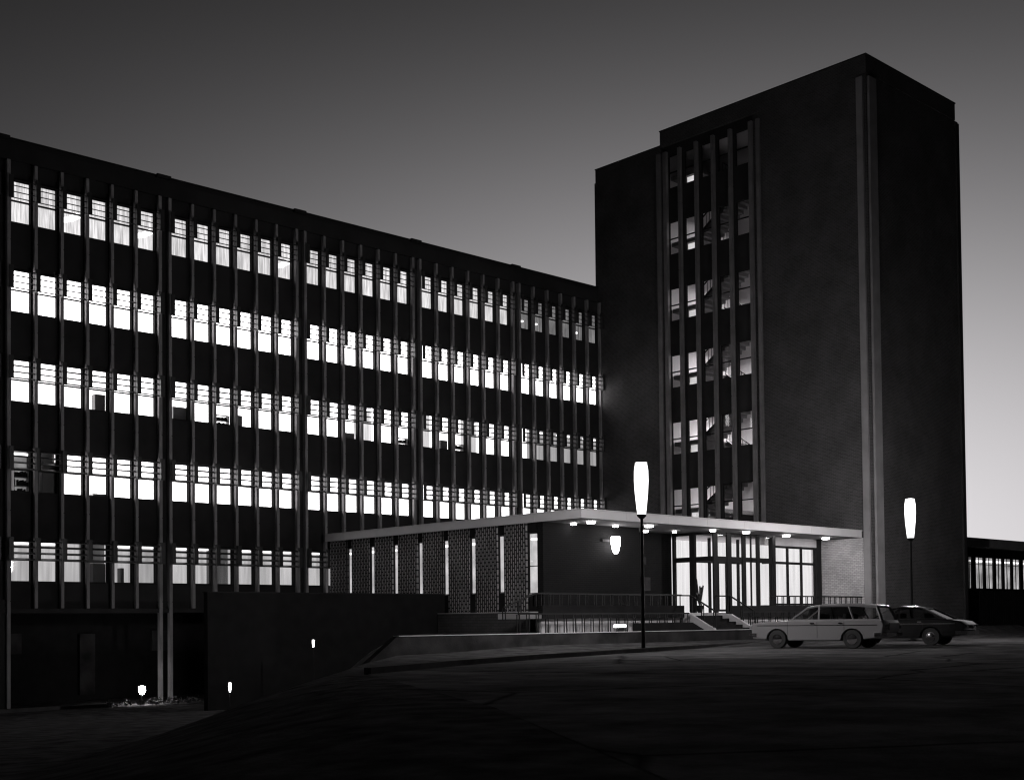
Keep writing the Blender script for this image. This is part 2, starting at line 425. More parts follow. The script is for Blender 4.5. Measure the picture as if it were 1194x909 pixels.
def shade_mb(z0, first=False):
    s = MB()
    for k, fr in enumerate((.515, .655, .80, .935)):
        zc = z0 + HW*fr
        # sloping blade: outer edge lower
        s.add([(-.005, D-.16, zc-.035), (.845, D-.16, zc-.035), (.845, D-.012, zc+.028), (-.005, D-.012, zc+.028),
               (-.005, D-.16, zc-.005), (.845, D-.16, zc-.005), (.845, D-.012, zc+.058), (-.005, D-.012, zc+.058)],
              [(0,3,2,1),(4,5,6,7),(0,1,5,4),(1,2,6,5),(2,3,7,6),(3,0,4,7)])
    s.box(.86, 1.03, D-.2, D-.172, z0+HW*.49, z0+HW*1.03)
    s.box(.88, .90, D-.171, D-.014, z0+HW*.49, z0+HW*1.03)
    s.box(-.14 if first else -.02, .03 if first else .015, D-.2, D-.172, z0+HW*.49, z0+HW*1.03)
    return s
def offset(mb, dx):
    n = MB(); n.v = [(x+dx, y, z) for x, y, z in mb.v]; n.f = list(mb.f); return n
proto = {}
def window_at(r, b, m):
    """window > pane, sunshade, drape; copies share mesh data"""
    dx = (X0 + b*BAY + m)*S
    rm_, dep = room_mat(r, b, m)
    wide = (m == 5)
    key = (r, rm_.name, wide, m == 0)
    if key not in proto:
        z0 = zrow(r)
        fr = frame_mb(z0).mesh('window'); fr.materials.append(M['frame'])
        pn = MB().box(WL+.03, WR-.02, YG-.004, YG+.004, z0+.03, z0+HW-.03).mesh('pane'); pn.materials.append(M['glass'])
        sh = shade_mb(z0, m == 0).mesh('sunshade'); sh.materials.append(M['shade'])
        d = MB(); y = YG + dep
        x1 = 1.0 + (G if wide else 0) ; xoff = -.06
        zt = z0 + HW + .34
        if dep < .2:
            xoff = -.05; n = 26; xx = [xoff + (x1-xoff)*i/n for i in range(n+1)]
            if wide: xx = [min(q, .88) for q in xx]; xx = [xoff + (.88-xoff)*i/n for i in range(n+1)]
            else: xx = [xoff + (.93-xoff)*i/n for i in range(n+1)]
            vs = []; fs = []
            for i, q in enumerate(xx):
                yy = y + .035*math.sin(i*2.2) + .02*math.sin(i*.9+r)
                vs += [(q, yy, z0-.05), (q, yy, zt)]
            for i in range(n): fs.append((2*i, 2*i+2, 2*i+3, 2*i+1))
            vs2 = [(a, bb+.012, c) for a, bb, c in vs]; nn = len(vs)
            fs2 = [tuple(reversed([q+nn for q in f])) for f in fs]
            fs2 += [(0, 1, nn+1, nn), (2*n, nn+2*n, nn+2*n+1, 2*n+1)]
            d.add(vs+vs2, fs+fs2)
        else:
            d.box(xoff, x1+xoff-.004, y, y+.03, z0-.8, zt)
        dm = d.mesh('drape' if dep < .2 else 'lit_room'); dm.materials.append(rm_)
        fxm = None
        if r in (0, 1, 2) and dep >= .3:
            fxm = MB().box(.02, .9, YG+dep-.22, YG+dep-.08, z0+HW*.90, z0+HW*.955).mesh('ceiling_light'); fxm.materials.append(M['fixture'])
        proto[key] = (fr, pn, sh, dm, fxm, 'drape' if dep < .2 else 'room_wall')
    return proto[key], dx
blobs = {}
def blob_mesh(k):       # ceiling lamp shining through the drape
    if k not in blobs:
        z = zrow(4) + (.62 if k == 0 else .42)
        mb = MB()
        if k == 0: mb.bar((.10, YG+.07, z-.10), (.50, YG+.07, z+.02), .03, .20); mb.bar((.42, YG+.075, z+.02), (.76, YG+.075, z+.22), .03, .22)
        else: mb.lathe([(.02, -.05), (.07, -.03), (.07, .03), (.02, .05)], (.4, YG+.07, z), 10)
        blobs[k] = mb.mesh('ceiling_light', bevel=.03 if k == 0 else 0); blobs[k].materials.append(M['fixture'])
    return blobs[k]
rest = {}
for b in bays:
    for r in range(5):
        for m in range(6):
            (fr, pn, sh, dm, fxm, dn), dx = window_at(r, b, m)
            pieces = [('window', fr), ('pane', pn), ('sunshade', sh), (dn, dm)]
            useful_fx = fxm is not None and not (r == 2 and random.random() < .5) and not (r == 1 and random.random() < .3)
            kk = b*6+m
            if kk in (1,) and r == 1: useful_fx = False
            if r == 0 and kk in (2, 3, 8): useful_fx = False
            if useful_fx: pieces.append(('ceiling_light', fxm))
            if r == 4 and kk in (2, 5, 11): pieces.append(('ceiling_light', blob_mesh(0)))
            if r == 4 and kk in (24, 25, 28): pieces.append(('ceiling_light', blob_mesh(1)))
            if 0 <= b and b*6+m < 20:
                wo = bpy.data.objects.new('window', fr); col.objects.link(wo); wo.parent = wing
                wo.matrix_parent_inverse = wm(wing).inverted(); wo.location = (dx, 0, 0)
                for nm, me in pieces[1:]:
                    c = bpy.data.objects.new(nm, me); col.objects.link(c); c.parent = wo
            else:
                for nm, me in pieces: rest.setdefault((nm, me.materials[0].name), []).append((me, dx))
# the windows beyond the hundred that show largest, as one part with its materials
mats = []; vs = []; fs = []; mi = []
for (nm, mn), lst in rest.items():
    if mn not in mats: mats.append(mn)
    for me, dx in lst:
        n = len(vs); vs += [(v.co.x+dx, v.co.y, v.co.z) for v in me.vertices]
        for p in me.polygons: fs.append(tuple(i+n for i in p.vertices)); mi.append(mats.index(mn))
me = bpy.data.meshes.new('window_rows'); me.from_pydata(vs, [], fs)
for mn in mats: me.materials.append(bpy.data.materials[mn])
for p, i in zip(me.polygons, mi): p.material_index = i
wr = bpy.data.objects.new('window_rows', me); col.objects.link(wr); wr.parent = wing; wr.matrix_parent_inverse = wm(wing).inverted()
wr['kind'] = 'stuff'; wr['label'] = 'remaining lit windows with sunshades'

# things standing in the lit rooms
def cabinet(name, k, r, xa, xb, h, label, cat, group=None, shelves=False, z=0):
    b, m = divmod(k, 6); bx = X0 + b*BAY + m; z0 = zrow(r) - .75
    y0 = YG + .08
    t = empty(name, W(bx+(xa+xb)/2, y0+.15, z0), label, cat, group)
    if shelves:
        mb = MB().box(bx+xa, bx+xa+.02, y0, y0+.25, z0, z0+h).box(bx+xb-.02, bx+xb, y0, y0+.25, z0, z0+h)
        n = 5; 
        mb.build('side_panel', M['furniture'], t)
        s = MB()
        for i in range(n+1): s.box(bx+xa+.02, bx+xb-.02, y0, y0+.25, z0+i*(h-.02)/n, z0+i*(h-.02)/n+.02)
        s.build('shelf', M['furniture'], t)
        s = MB(); q = bx+xa+.03; i = 0
        for lv in range(n):
            q = bx+xa+.03
            while q < bx+xb-.06:
                wd = random.uniform(.02, .05)
                if random.random() < .75: s.box(q, q+wd-.003, y0+.02, y0+.2, z0+lv*(h-.02)/n+.021, z0+lv*(h-.02)/n+.021+random.uniform(.10, .2)*h/1.4)
                q += wd
        s.build('book_row', M['darkwall'], t)
    else:
        MB().box(bx+xa, bx+xb, y0, y0+.3, z0, z0+h).build('case', M['furniture'], t, bevel=.01)
        n = 4
        for i in range(n):
            MB().box(bx+xa+.015, bx+xb-.015, y0-.012, y0-.001, z0+h*i/n+.015, z0+h*(i+1)/n-.015).build('drawer', M['furniture'], t)
    return t
cabinet('filing_cabinet', 3, 2, .38, .80, 1.42, 'tall dark cabinet filling half a third storey window, fourth from the left', 'cabinet')
cabinet('filing_cabinet', 6, 2, .22, .85, 1.30, 'wide dark cabinet behind the first third storey window past the double column', 'cabinet')
cabinet('bookshelf', 8, 2, .15, .80, 1.18, 'low open bookshelf silhouetted in a bright third storey window', 'bookshelf', shelves=True)
cabinet('filing_cabinet', 9, 2, .10, .42, 1.25, 'narrow dark cabinet just right of the silhouetted bookshelf', 'cabinet')
cabinet('filing_cabinet', 14, 2, .05, .75, 1.05, 'low box cabinet behind a middle bay window of the third storey', 'cabinet')
cabinet('bookshelf', 20, 2, .1, .85, 1.12, 'bookshelf with uneven books in the fourth bay of the third storey', 'bookshelf', shelves=True)
cabinet('bookshelf', 17, 2, .15, .85, 1.10, 'low bookshelf in the last third storey window before the third double column', 'bookshelf', shelves=True)
cabinet('filing_cabinet', 19, 2, .35, .8, 1.22, 'dark cabinet in the second third storey window of the fourth bay', 'cabinet')
cabinet('bookshelf', 0, 1, .25, .82, 1.65, 'tall bookshelf standing in the dim leftmost second storey window', 'bookshelf', shelves=True)
cabinet('filing_cabinet', 1, 1, .3, .85, 1.95, 'tall cabinet in the dark second storey window', 'cabinet')
cabinet('filing_cabinet', 3, 1, .3, .85, .88, 'low cabinet top showing in a bright second storey window', 'cabinet')
cabinet('filing_cabinet', 3, 0, .30, .80, 1.5, 'tall dark cabinet in the darkest lowest storey window', 'cabinet')
cabinet('filing_cabinet', 4, 0, .42, .56, 1.35, 'very narrow dark cabinet in a lit lowest storey window', 'cabinet')

# ------------------------------------------------------------------ tower
YC = 29.631; YWd = 41.70; ZTOP = 25.28; XR = XT + 8.55; ZBL = 24.56
tower = empty('stair_tower', W(54, 36, -.9), 'tall dark brick tower with a lit glazed stairwell and pale corner strips', 'building')
XB = XT + .12
SY0 = 41.29; SM = 1.063; SW = .80; TZ0 = 4.9738*1.006; TF = 3.4175*1.006; TH = 1.69
# brick body, built around the recessed stair bay (y 35.85..41.55)
tb = MB()
tb.box(XB, XR, YC+.10, 35.9, -1.6, 24.42)                       # near mass
tb.box(XT+6.4, XR, 35.903, 41.5, -1.6, 24.42)                     # behind the stairwell
tb.box(XB, XR-.003, 41.503, 46.40, -1.6, 23.8)                    # lower block
tb.build('brick_wall', M['brick'], tower)
pr = MB()
pr.box(XB-.05, XR-.33, YC+.06, 41.70, 24.423, ZTOP)
pr.box(XB+.003, XR-.3, 41.703, 46.33, 23.803, ZBL)
pr.build('parapet', M['brick'], tower)
MB().box(XB-.08, XR-.30, YC+.03, 41.73, ZTOP-.04, ZTOP+.01).build('coping', M['coping'], tower)
MB().box(XB-.02, XR-.28, 41.735, 46.36, ZBL-.04, ZBL+.005).build('coping', M['coping'], tower)
# stair bay wall: piers and spandrels at XT+.19
sw = MB(); XW = XT + .19; XG = XT + .29
ys_ = []
for i in range(5):
    a = SY0 - i*SM; ys_.append((a - SW, a))
prev = 41.5
for (lo, hi) in ys_:
    sw.box(XW, XG+.05, hi, prev, 3.0, 24.42); prev = lo
sw.box(XW, XG+.05, 35.903, prev, 3.0, 24.42)
for (lo, hi) in ys_:
    zz = 3.0
    for r in range(6):
        z0 = TZ0 + (r-1+0)*TF if False else TZ0 + (r)*TF
    rows = [TZ0 + (r)*TF for r in range(0, 6)]
    rows = [q - 0 for q in rows]
    zz = 3.0
    for z0 in rows:
        if z0 + TH > 24.4: continue
        sw.box(XW+.003, XG+.05, lo, hi, zz, z0); zz = z0 + TH
    sw.box(XW+.003, XG+.05, lo, hi, zz, 24.42)
sw.build('stair_wall', M['spandrel'], tower)
for (a, c) in ((41.66, 41.93), (41.26, 41.49), (35.90, 36.12), (35.47, 35.68)):
    fm = MB().box(XT, XT+.118, a, c, -1.0, 24.1) if c < 35.9 or a > 41.5 else MB().box(XT, XW-.002, a, c, -1.0, 24.1)
    fm.build('column', M['tower_fin'], tower, bevel=.012)
for i in range(4):
    a = SY0 - SW - i*SM
    mb = MB(); cuts = [3.4] + [TZ0 + r*TF - .95 for r in range(6)] + [24.1]
    for q0, q1 in zip(cuts[:-1], cuts[1:]): mb.box(XT, XW-.002, a-.145, a+.03, q0+.012, q1-.012)
    mb.box(XT+.02, XW-.002, a-.125, a+.01, 3.42, 24.08)
    mb.build('fin', M['tower_fin'], tower, bevel=.012)
# corner strips
for bx in ((XT+.0, XT+.118, YC+.22, YC+.55), (XT+.20, XT+.82, YC-.02, YC+.098)):
    MB().box(bx[0], bx[1], bx[2], bx[3], -1.0, 24.3).build('corner_strip', M['strip'], tower, bevel=.012)
MB().box(XR-.35, XR-.05, YC, YC+.098, -1.0, 24.3).build('corner_strip', M['spandrel'], tower, bevel=.012)
# stair hall inside: floors, stairs, lamps
MB().box(XT+6.2, XT+6.38, 35.93, 41.48, 3.0, 24.4).build('hall_wall', M['roomgrey'], tower)
MB().box(XG+.06, XT+6.18, 41.33, 41.49, 3.0, 24.4).build('hall_wall', M['roomgrey'], tower)
MB().box(XG+.06, XT+6.18, 35.92, 36.05, 3.0, 24.4).build('hall_wall', M['roomgrey'], tower)
MB().box(XG+.06, XT+6.18, 36.06, 41.32, 24.2, 24.4).build('hall_ceiling', M['roomgrey'], tower)
lamps = []
for r in range(6):
    z0 = TZ0 + r*TF; fl = z0 - .55
    if r < 6:
        # window frames and panes
        for (lo, hi) in ys_:
            if z0 + TH > 24.4: continue
            f = MB(); t = .035
            f.box(XG-.03, XG+.03, lo, hi, z0, z0+t).box(XG-.03, XG+.03, lo, hi, z0+TH-t, z0+TH)
            f.box(XG-.03, XG+.03, lo, lo+t, z0+t, z0+TH-t).box(XG-.03, XG+.03, hi-t, hi, z0+t, z0+TH-t)
            f.box(XG-.035, XG+.035, lo+t, hi-t, z0+TH*.47, z0+TH*.5)
            wo = f.build('window', M['frame'], tower)
            MB().box(XG-.004, XG+.004, lo+t, hi-t, z0+t, z0+TH-t).build('pane', M['glass'], wo)
    # landings: far one at floor level, near one half a storey up
    st = MB(); lz0 = z0 + .68
    st.box(XG+.16, XT+6.15, 39.5, 41.3, lz0-.2, lz0)                 # landing at the far end, its edge shows in the glass
    if r < 5:
        st.box(XG+.16, XT+6.15, 36.07, 37.1, lz0+TF/2-.2, lz0+TF/2)    # half landing
        n = 10
        for i in range(n):
            a = 39.5 - (i+1)*2.4/n; zt = lz0 + (i+1)*TF/2/n
            st.box(XG+.25, XT+1.9, a, a+2.4/n, zt-.24, zt)             # flight by the glass rises towards the lens
            a2 = 37.1 + i*2.4/n; zt2 = lz0 + TF/2 + (i+1)*TF/2/n
            st.box(XT+2.5, XT+4.2, a2, a2+2.4/n, zt2-.24, zt2)
    st.build('stair_flight', M['stairmat'], tower)
    MB().box(XG+.3, XG+.34, 39.52, 40.35, z0+.03, z0+.45).build('lit_wall_glow', M['lit_wall_glow'], tower)  # added glowing board in place of the lit wall under the landing
    for (lx, ly, lz, sx) in (((XT+1.3, 36.62, z0+.22, .45),) if r in (1, 2, 3) else ()):
        MB().box(lx-sx, lx+sx, ly-.1, ly+.1, lz, lz+.09).build('stair_light', glow('stair_lamp', 3.5 if ly > 38 else 2.2) if False else M['fixture'], tower)
    ld = bpy.data.lights.new('stair_lamp', 'AREA'); ld.shape = 'RECTANGLE'; ld.size = 1.6; ld.size_y = .3
    ld.energy = (260, 500, 480, 330, 190, 90)[r]; ld.color = (1, .97, .985)
    lo_ = bpy.data.objects.new('stair_lamp', ld); col.objects.link(lo_); lo_.location = W(XT+3.4, 39.2, z0+TH+.5); lo_.parent = tower
    lo_.matrix_parent_inverse = wm(tower).inverted()
    rl = MB()
    if r == 5: continue
    for (xa, ya, za, yb, zb) in ((XG+.22, 39.5, lz0, 37.1, lz0+TF/2), (XT+2.45, 37.1, lz0+TF/2, 39.5, lz0+TF)):
        rl.bar((xa, ya, za+.75), (xa, yb, zb+.75), .05); rl.bar((xa, ya, za+.08), (xa, yb, zb+.08), .16, .05)
        for i in range(13):
            q = i/12; rl.bar((xa, ya+(yb-ya)*q, za+(zb-za)*q+.05), (xa, ya+(yb-ya)*q, za+(zb-za)*q+.75), .022)
    rl.build('stair_railing', M['rail'], tower)

# ------------------------------------------------------------------ entrance pavilion
CX, CY, CZ0, CZ1 = 31.53, 30.257, 3.60, 3.933
FL = .29; PX = 31.76; PY = 32.40
pav = empty('entrance_pavilion', W(40, 36, FL), 'low flat roofed entrance pavilion with pale fascia and glazed lit lobby', 'building')
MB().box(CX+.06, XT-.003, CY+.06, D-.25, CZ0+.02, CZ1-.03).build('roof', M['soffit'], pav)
fa = MB()
q = CX
xs_ = [CX] + [CX+2.35*i for i in range(1, 8)] + [XT-.002]
for a, c in zip(xs_[:-1], xs_[1:]): fa.box(a+.006, c-.006, CY, CY+.058, CZ0, CZ1-.045)
ysf = [CY] + [CY+2.35*i for i in range(1, 7)] + [D-.24]
for a, c in zip(ysf[:-1], ysf[1:]): fa.box(CX, CX+.058, a+(.06 if a == CY else .006), c-.006, CZ0, CZ1-.045)
fa.build('fascia', M['fascia'], pav)
MB().box(CX-.03, XT-.002, CY-.03, CY+.2, CZ1-.042, CZ1).box(CX-.03, CX+.2, CY+.203, D-.24, CZ1-.042, CZ1).build('roof_edge', M['concrete'], pav)
# west side wall of screen blocks with slit windows
slit = [(45.95-1.61*i) for i in range(8)]
SWD = .36; ZS0 = 1.10; ZS1 = 3.24
side = MB(); prev = D+.1
for yc in slit:
    side.box(PX, PX+.13, yc+SWD/2, prev, FL-.6, CZ0+.018); prev = yc-SWD/2
side.box(PX, PX+.13, 33.27, prev, FL-.6, CZ0+.018)
side.build('screen_wall', M['screen'], pav)
for yc in slit:
    for za, zb in ((FL-.6, ZS0-.005), (ZS1+.005, CZ0+.018)):
        MB().box(PX+.06, PX+.125, yc-SWD/2+.002, yc+SWD/2-.002, za, zb).build('infill_panel', M['darkwall'], pav)
for za, zb in ((FL-.6, 1.02), (ZS1+.005, CZ0+.018)):
    MB().box(PX+.06, PX+.125, PY+.1, 33.268, za, zb).build('infill_panel', M['darkwall'], pav)
for i, yc in enumerate(slit + [32.83]):
    hw = SWD/2 if i < 8 else .42; z0 = ZS0 if i < 8 else 1.03
    f = MB(); t = .025
    f.box(PX+.08, PX+.14, yc-hw, yc-hw+t, z0, ZS1).box(PX+.08, PX+.14, yc+hw-t, yc+hw, z0, ZS1)
    f.box(PX+.08, PX+.14, yc-hw+t, yc+hw-t, z0, z0+t).box(PX+.08, PX+.14, yc-hw+t, yc+hw-t, ZS1-t, ZS1)
    if i == 8: f.box(PX+.08, PX+.14, yc-hw+t, yc+hw-t, 2.02, 2.05)
    wo = f.build('window', M['frame'], pav)
    MB().box(PX+.10, PX+.108, yc-hw+t, yc+hw-t, z0+t, ZS1-t).build('pane', M['glass'], wo)
G_slit = glow('pavilion_room', .62, mottle=.3)
MB().box(PX+.9, PX+.95, PY+.32, D+.1, FL, CZ0-.05).build('lit_room', G_slit, pav)
for i in range(10):
    y = 33.2 + i*1.28
    MB().box(PX+.5, PX+.65, y-.35, y+.35, 3.02, 3.09).build('ceiling_light', M['fixture'], pav)
# dark front wall with a recess towards the lobby
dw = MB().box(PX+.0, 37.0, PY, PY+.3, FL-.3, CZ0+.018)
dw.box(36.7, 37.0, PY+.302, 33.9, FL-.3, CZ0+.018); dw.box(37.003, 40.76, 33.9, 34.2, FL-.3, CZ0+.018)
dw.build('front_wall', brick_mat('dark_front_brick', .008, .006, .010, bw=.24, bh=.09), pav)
# plaques
for (xa, xb, za, zb) in ((37.6, 37.85, 2.25, 2.6), (38.15, 38.4, 2.3, 2.62), (38.9, 39.1, 2.3, 2.6)):
    MB().box(xa, xb, 33.86, 33.897, za, zb).build('plaque', M['oldconc'], pav)
MB().box(38.75, 39.35, 33.85, 33.897, 1.22, 1.78).build('notice_panel', M['oldconc'], pav, bevel=.01)
# floor, lobby shell
MB().box(PX+.02, XT-.01, 31.0, D-.4, FL-.2, FL).build('floor', M['concrete'], pav)
RX0, RX1, RB = 40.79, 49.35, 37.6
sh = MB()
sh.box(RX0+.0, RX0+.1, 34.203, RB, FL, CZ0); sh.box(RX0, XT-.01, RB, RB+.1, FL, CZ0); sh.box(49.26, XT-.012, 32.52, RB-.002, FL, CZ0-.001)
sh.build('lobby_wall', M['room'], pav)
MB().box(RX0+.1, 49.25, 32.6, RB-.003, 3.50, 3.595).build('lobby_ceiling', M['room'], pav)
G_cur = glow('lobby_drape', 1.0, folds=.12, fscale=6)
for (xa, xb) in ((45.9, 49.22), (41.0, 49.15)):
    n = 60; d = MB(); vs = []; fs = []; yy0 = PY+.28 if xa > 45 else 34.3
    for i in range(n+1):
        x = xa + (xb-xa)*i/n; yy = yy0 + .05*math.sin(i*1.9)
        vs += [(x, yy, FL+.03), (x, yy, 3.3 if xa > 45 else 3.42)]
    for i in range(n): fs.append((2*i, 2*i+2, 2*i+3, 2*i+1))
    nn = len(vs); d.add(vs + [(a, b+.015, c) for a, b, c in vs], fs + [tuple(reversed([q+nn for q in f])) for f in fs])
    d.build('drape', G_cur, pav)
# brick lit wall right of the lobby, pale lintel above its windows
MB().box(49.25, XB-.004, PY+.01, PY+.11, FL-.3, CZ0+.018).build('lobby_end_wall', M['frame'], pav)
MB().box(XB-.06, XB-.002, 30.22, PY+.008, FL-.3, CZ0-.002).build('end_wall', M['brick_pale'], pav)
MB().box(45.2, 49.24, PY, PY+.2, 3.24, CZ0+.018).build('lintel', M['concrete'], pav)
MB().box(45.2, 49.24, PY, PY+.2, FL, .62).build('sill_wall', M['darkwall'], pav)
def posts_x(xs, y, z0, z1, w=.12, d=.12):
    m = MB()
    for x in xs: m.box(x-w/2, x+w/2, y, y+d, z0, z1)
    return m
f = posts_x((46.0, 47.0, 48.06, 49.12), PY+.02, .622, 3.238, .15, .05)
f.box(46.09, 49.03, PY+.03, PY+.068, 2.43, 2.54).box(46.09, 49.03, PY+.03, PY+.068, 3.14, 3.237).box(46.09, 49.03, PY+.03, PY+.068, .623, .70)
wo = f.build('window', M['frame'], pav)
MB().box(46.05, 49.1, PY+.075, PY+.083, .70, 3.15).build('pane', M['glass'], wo)
# vestibule
VY = 31.72; VX0, VX1 = 40.80, 45.12
vf = MB()
for (a, c) in ((VX0-.02, VX0+.30), (41.68, 42.02), (42.72, 43.0), (43.72, 43.98), (44.86, VX1)):
    vf.box(a+.02, c-.02, VY, VY+.07, FL, CZ0-.002)
vf.box(43.34, 43.41, VY+.02, VY+.068, FL, CZ0-.1)
vf.box(VX0+.3, 44.86, VY+.02, VY+.068, 2.40, 2.60).box(VX0+.3, 44.86, VY+.02, VY+.068, CZ0-.1, CZ0-.003)
vf.box(42.05, 44.86, VY+.02, VY+.068, FL+.002, FL+.12)
vf.box(VX0, VX0+.14, 32.72, 32.98, FL, CZ0-.002).box(VX0, VX0+.14, 33.78, 33.898, FL, CZ0-.002)
vf.box(VX0+.02, VX0+.12, VY+.071, 33.78, 2.40, 2.60).box(VX0+.02, VX0+.12, VY+.071, 33.78, CZ0-.1, CZ0-.003)
vf.box(VX1-.12, VX1, VY+.17, VY+.3, FL, CZ0-.002).box(VX1-.1, VX1-.02, VY+.3, PY-.003, 2.4, 2.6)
# inner doorway line
for x in (42.6, 44.6): vf.box(x-.05, x+.05, 33.3, 33.4, FL, 3.49)
vf.box(40.95, 45.1, 33.31, 33.39, 2.42, 2.56)
wo = vf.build('vestibule_frame', M['frame'], pav)
MB().box(VX0+.3, 44.86, VY+.07, VY+.078, FL+.12, CZ0-.1).build('pane', M['glass'], wo)
MB().box(VX0+.06, VX0+.068, VY+.18, 33.76, FL+.05, CZ0-.1).build('pane', M['glass'], wo)
for x in (41.16,):
    dd = MB().box(VX0+.32, VX0+.38, VY+.02, VY+.065, FL+.05, 2.38).box(41.62, 41.68, VY+.02, VY+.065, FL+.05, 2.38).box(VX0+.38, 41.62, VY+.02, VY+.065, FL+.05, FL+.14).box(VX0+.38, 41.62, VY+.02, VY+.065, 2.30, 2.38)
    do = dd.build('door', M['frame'], pav)
    MB().bar((41.55, VY-.03, FL+.75), (41.55, VY-.03, FL+1.25), .03).build('door_handle', M['chrome'], do)
# soffit downlights
dl = [(33.1, 33.5-1.35, .16), (33.06, 31.24, .24), (36.23, 31.21, .24), (35.1, 31.9, .16), (40.1, 31.2, .18), (38.2, 33.1, .16), (42.18, 31.1, .22), (45.37, 31.35, .24), (48.38, 31.35, .24), (39.4, 32.6, .12)]
for (x, y, r) in dl:
    MB().lathe([(r*.62, 0), (r*.66, .02), (r*.66, .07)], (x, y, CZ0-.065), 20).build('downlight', M['down'], pav, smooth=True)
# wall lantern
lan = MB().lathe([(.07, 0), (.13, .12), (.19, .42), (.18, .62), (.16, .64)], (35.3, PY-.32, 2.55), 20).build('wall_lantern', M['wall_lamp'], pav, smooth=True)
MB().box(34.85, 35.75, PY-.06, PY-.003, 3.0, 3.1).bar((35.3, PY-.06, 3.05), (35.3, PY-.2, 3.05), .05).build('bracket', M['oldconc'], lan)
# lobby lamps
for (x, y, e) in ((42.9, 35.0, 75), (47.5, 34.6, 60), (42.9, 32.6, 18)):
    ld = bpy.data.lights.new('lobby_lamp', 'AREA'); ld.shape = 'RECTANGLE'; ld.size = 2.2; ld.size_y = .8; ld.energy = e; ld.color = (1, .97, .985)
    lo_ = bpy.data.objects.new('lobby_lamp', ld); col.objects.link(lo_); lo_.location = W(x, y, 3.44); lo_.parent = pav; lo_.matrix_parent_inverse = wm(pav).inverted()
    MB().box(x-.9, x+.9, y-.12, y+.12, 3.40, 3.43) if False else None

# potted plant in the vestibule
def plant(name, x, y, z, label):
    t = empty(name, W(x, y, z), label, 'plant')
    MB().lathe([(.10, 0), (.15, .3), (.16, .32)], (x, y, z), 16).build('pot', M['darkwall'], t, smooth=True)
    lf = MB()
    for i in range(7):
        a = 2*PI*i/7 + .3; r = .10 + .12*random.random(); h = .7 + .45*random.random()
        pts = [(x, y, z+.3), (x+r*.6*math.cos(a), y+r*.6*math.sin(a), z+.3+h*.5), (x+r*1.1*math.cos(a), y+r*1.1*math.sin(a), z+.3+h)]
        lf.tube(pts, .035, 6)
    lf.build('foliage', M['leaf'], t, smooth=True)
plant('potted_plant', 41.35, 32.9, FL, 'tall spiky dark plant in a pot behind the vestibule glass')

# ------------------------------------------------------------------ terrace, steps, railings
TY = 30.2; TXL = 29.5
ter = MB()
ter.box(TXL, 37.0, TY, 32.38, .10, FL-.004); ter.box(37.0, 39.5, TY+.35, 31.7, .10, FL-.004); ter.box(39.5, XT-.02, TY, 32.38, .10, FL-.004)
terr = ter.build('terrace', M['concrete']); tag(terr, kind='structure')
tk = empty('terrace_wall', W(36, TY, -.4), 'pale concrete wall carrying the dark edge of the entrance terrace', 'wall')
MB().box(TXL+.1, 36.95, TY+.12, TY+.3, -.6, .098).box(39.55, XT-.05, TY+.12, TY+.3, -.6, .098).build('wall', M['concrete'], tk)
MB().box(TXL, 36.95, TY-.06, TY-.002, .10, .55).box(39.55, XT-.05, TY-.06, TY-.002, .10, .55).build('edge_beam', M['darkwall'], tk)
# steps to the door, cheeks
stp = empty('entrance_steps', W(38.2, 29.6, -.4), 'flight of dark steps with pale sloping side walls leading to the glass door', 'steps')
sm = MB(); n = 5
for i in range(n):
    sm.box(37.12, 39.38, TY+.348-(n-i)*.32, TY+.348, -.6+.0, -.42+(i+1)*(FL+.42)/(n+1))
sm.build('tread_block', M['darkwall'], stp)
for (xa, xb) in ((36.96, 37.11), (39.39, 39.54)):
    vs = []
    prof = [(TY+.1, -.6), (TY+.1, .25), (TY-.35, .22), (TY-1.2, -.22), (TY-1.42, -.30), (TY-1.5, -.6)]
    vs = [(xa, y, z) for y, z in prof] + [(xb, y, z) for y, z in prof]; n_ = len(prof)
    MB().add(vs, [tuple(range(n_)), tuple(range(n_, 2*n_))[::-1]] + [(i, (i+1)%n_, n_+(i+1)%n_, n_+i) for i in range(n_)]).build('side_wall', M['concrete'], stp, bevel=.015)
def railing(name, pts, h, label, step=.42, group=None, base=None, bw_=.028):
    t = empty(name, W(*pts[0]), label, 'railing', group)
    r = MB()
    for a, b in zip(pts[:-1], pts[1:]):
        r.bar((a[0], a[1], a[2]+h), (b[0], b[1], b[2]+h), .055, .05)
    r.build('top_rail', M['rail'], t)
    p = MB()
    for a, b in zip(pts[:-1], pts[1:]):
        L = math.dist(a, b); n = max(1, int(L/step))
        for i in range(n+1):
            q = i/n; x, y, z = [a[j]+(b[j]-a[j])*q for j in range(3)]
            p.bar((x-.06, y, z), (x-.06, y, z+h-.02), bw_); 
            if i < n: p.bar((x+.06, y, z), (x+.06, y, z+h-.02), bw_)
    p.build('baluster', M['rail'], t)
    return t
railing('railing', [(TXL+.1, TY+.05, .55), (36.9, TY+.05, .55)], .40, 'black iron railing along the terrace edge before the dark front wall')
railing('railing', [(42.6, TY+.05, .55), (XT-.1, TY+.05, .55)], .40, 'black iron railing along the terrace edge before the lit pale brick wall')
railing('railing', [(27.9, TY-.55, -.42), (36.6, TY-.55, -.42)], .68, 'lower black railing with paired balusters below the terrace, left of the steps')
railing('railing', [(39.9, TY-.55, -.42), (46.6, TY-.55, -.42)], .72, 'lower black railing with paired balusters below the terrace, right of the steps')
railing('handrail', [(37.05, TY-1.4, -.28), (37.05, TY-.3, .30), (37.05, TY+.4, .32)], .62, 'sloping black handrail on the left side wall of the steps', step=.5)
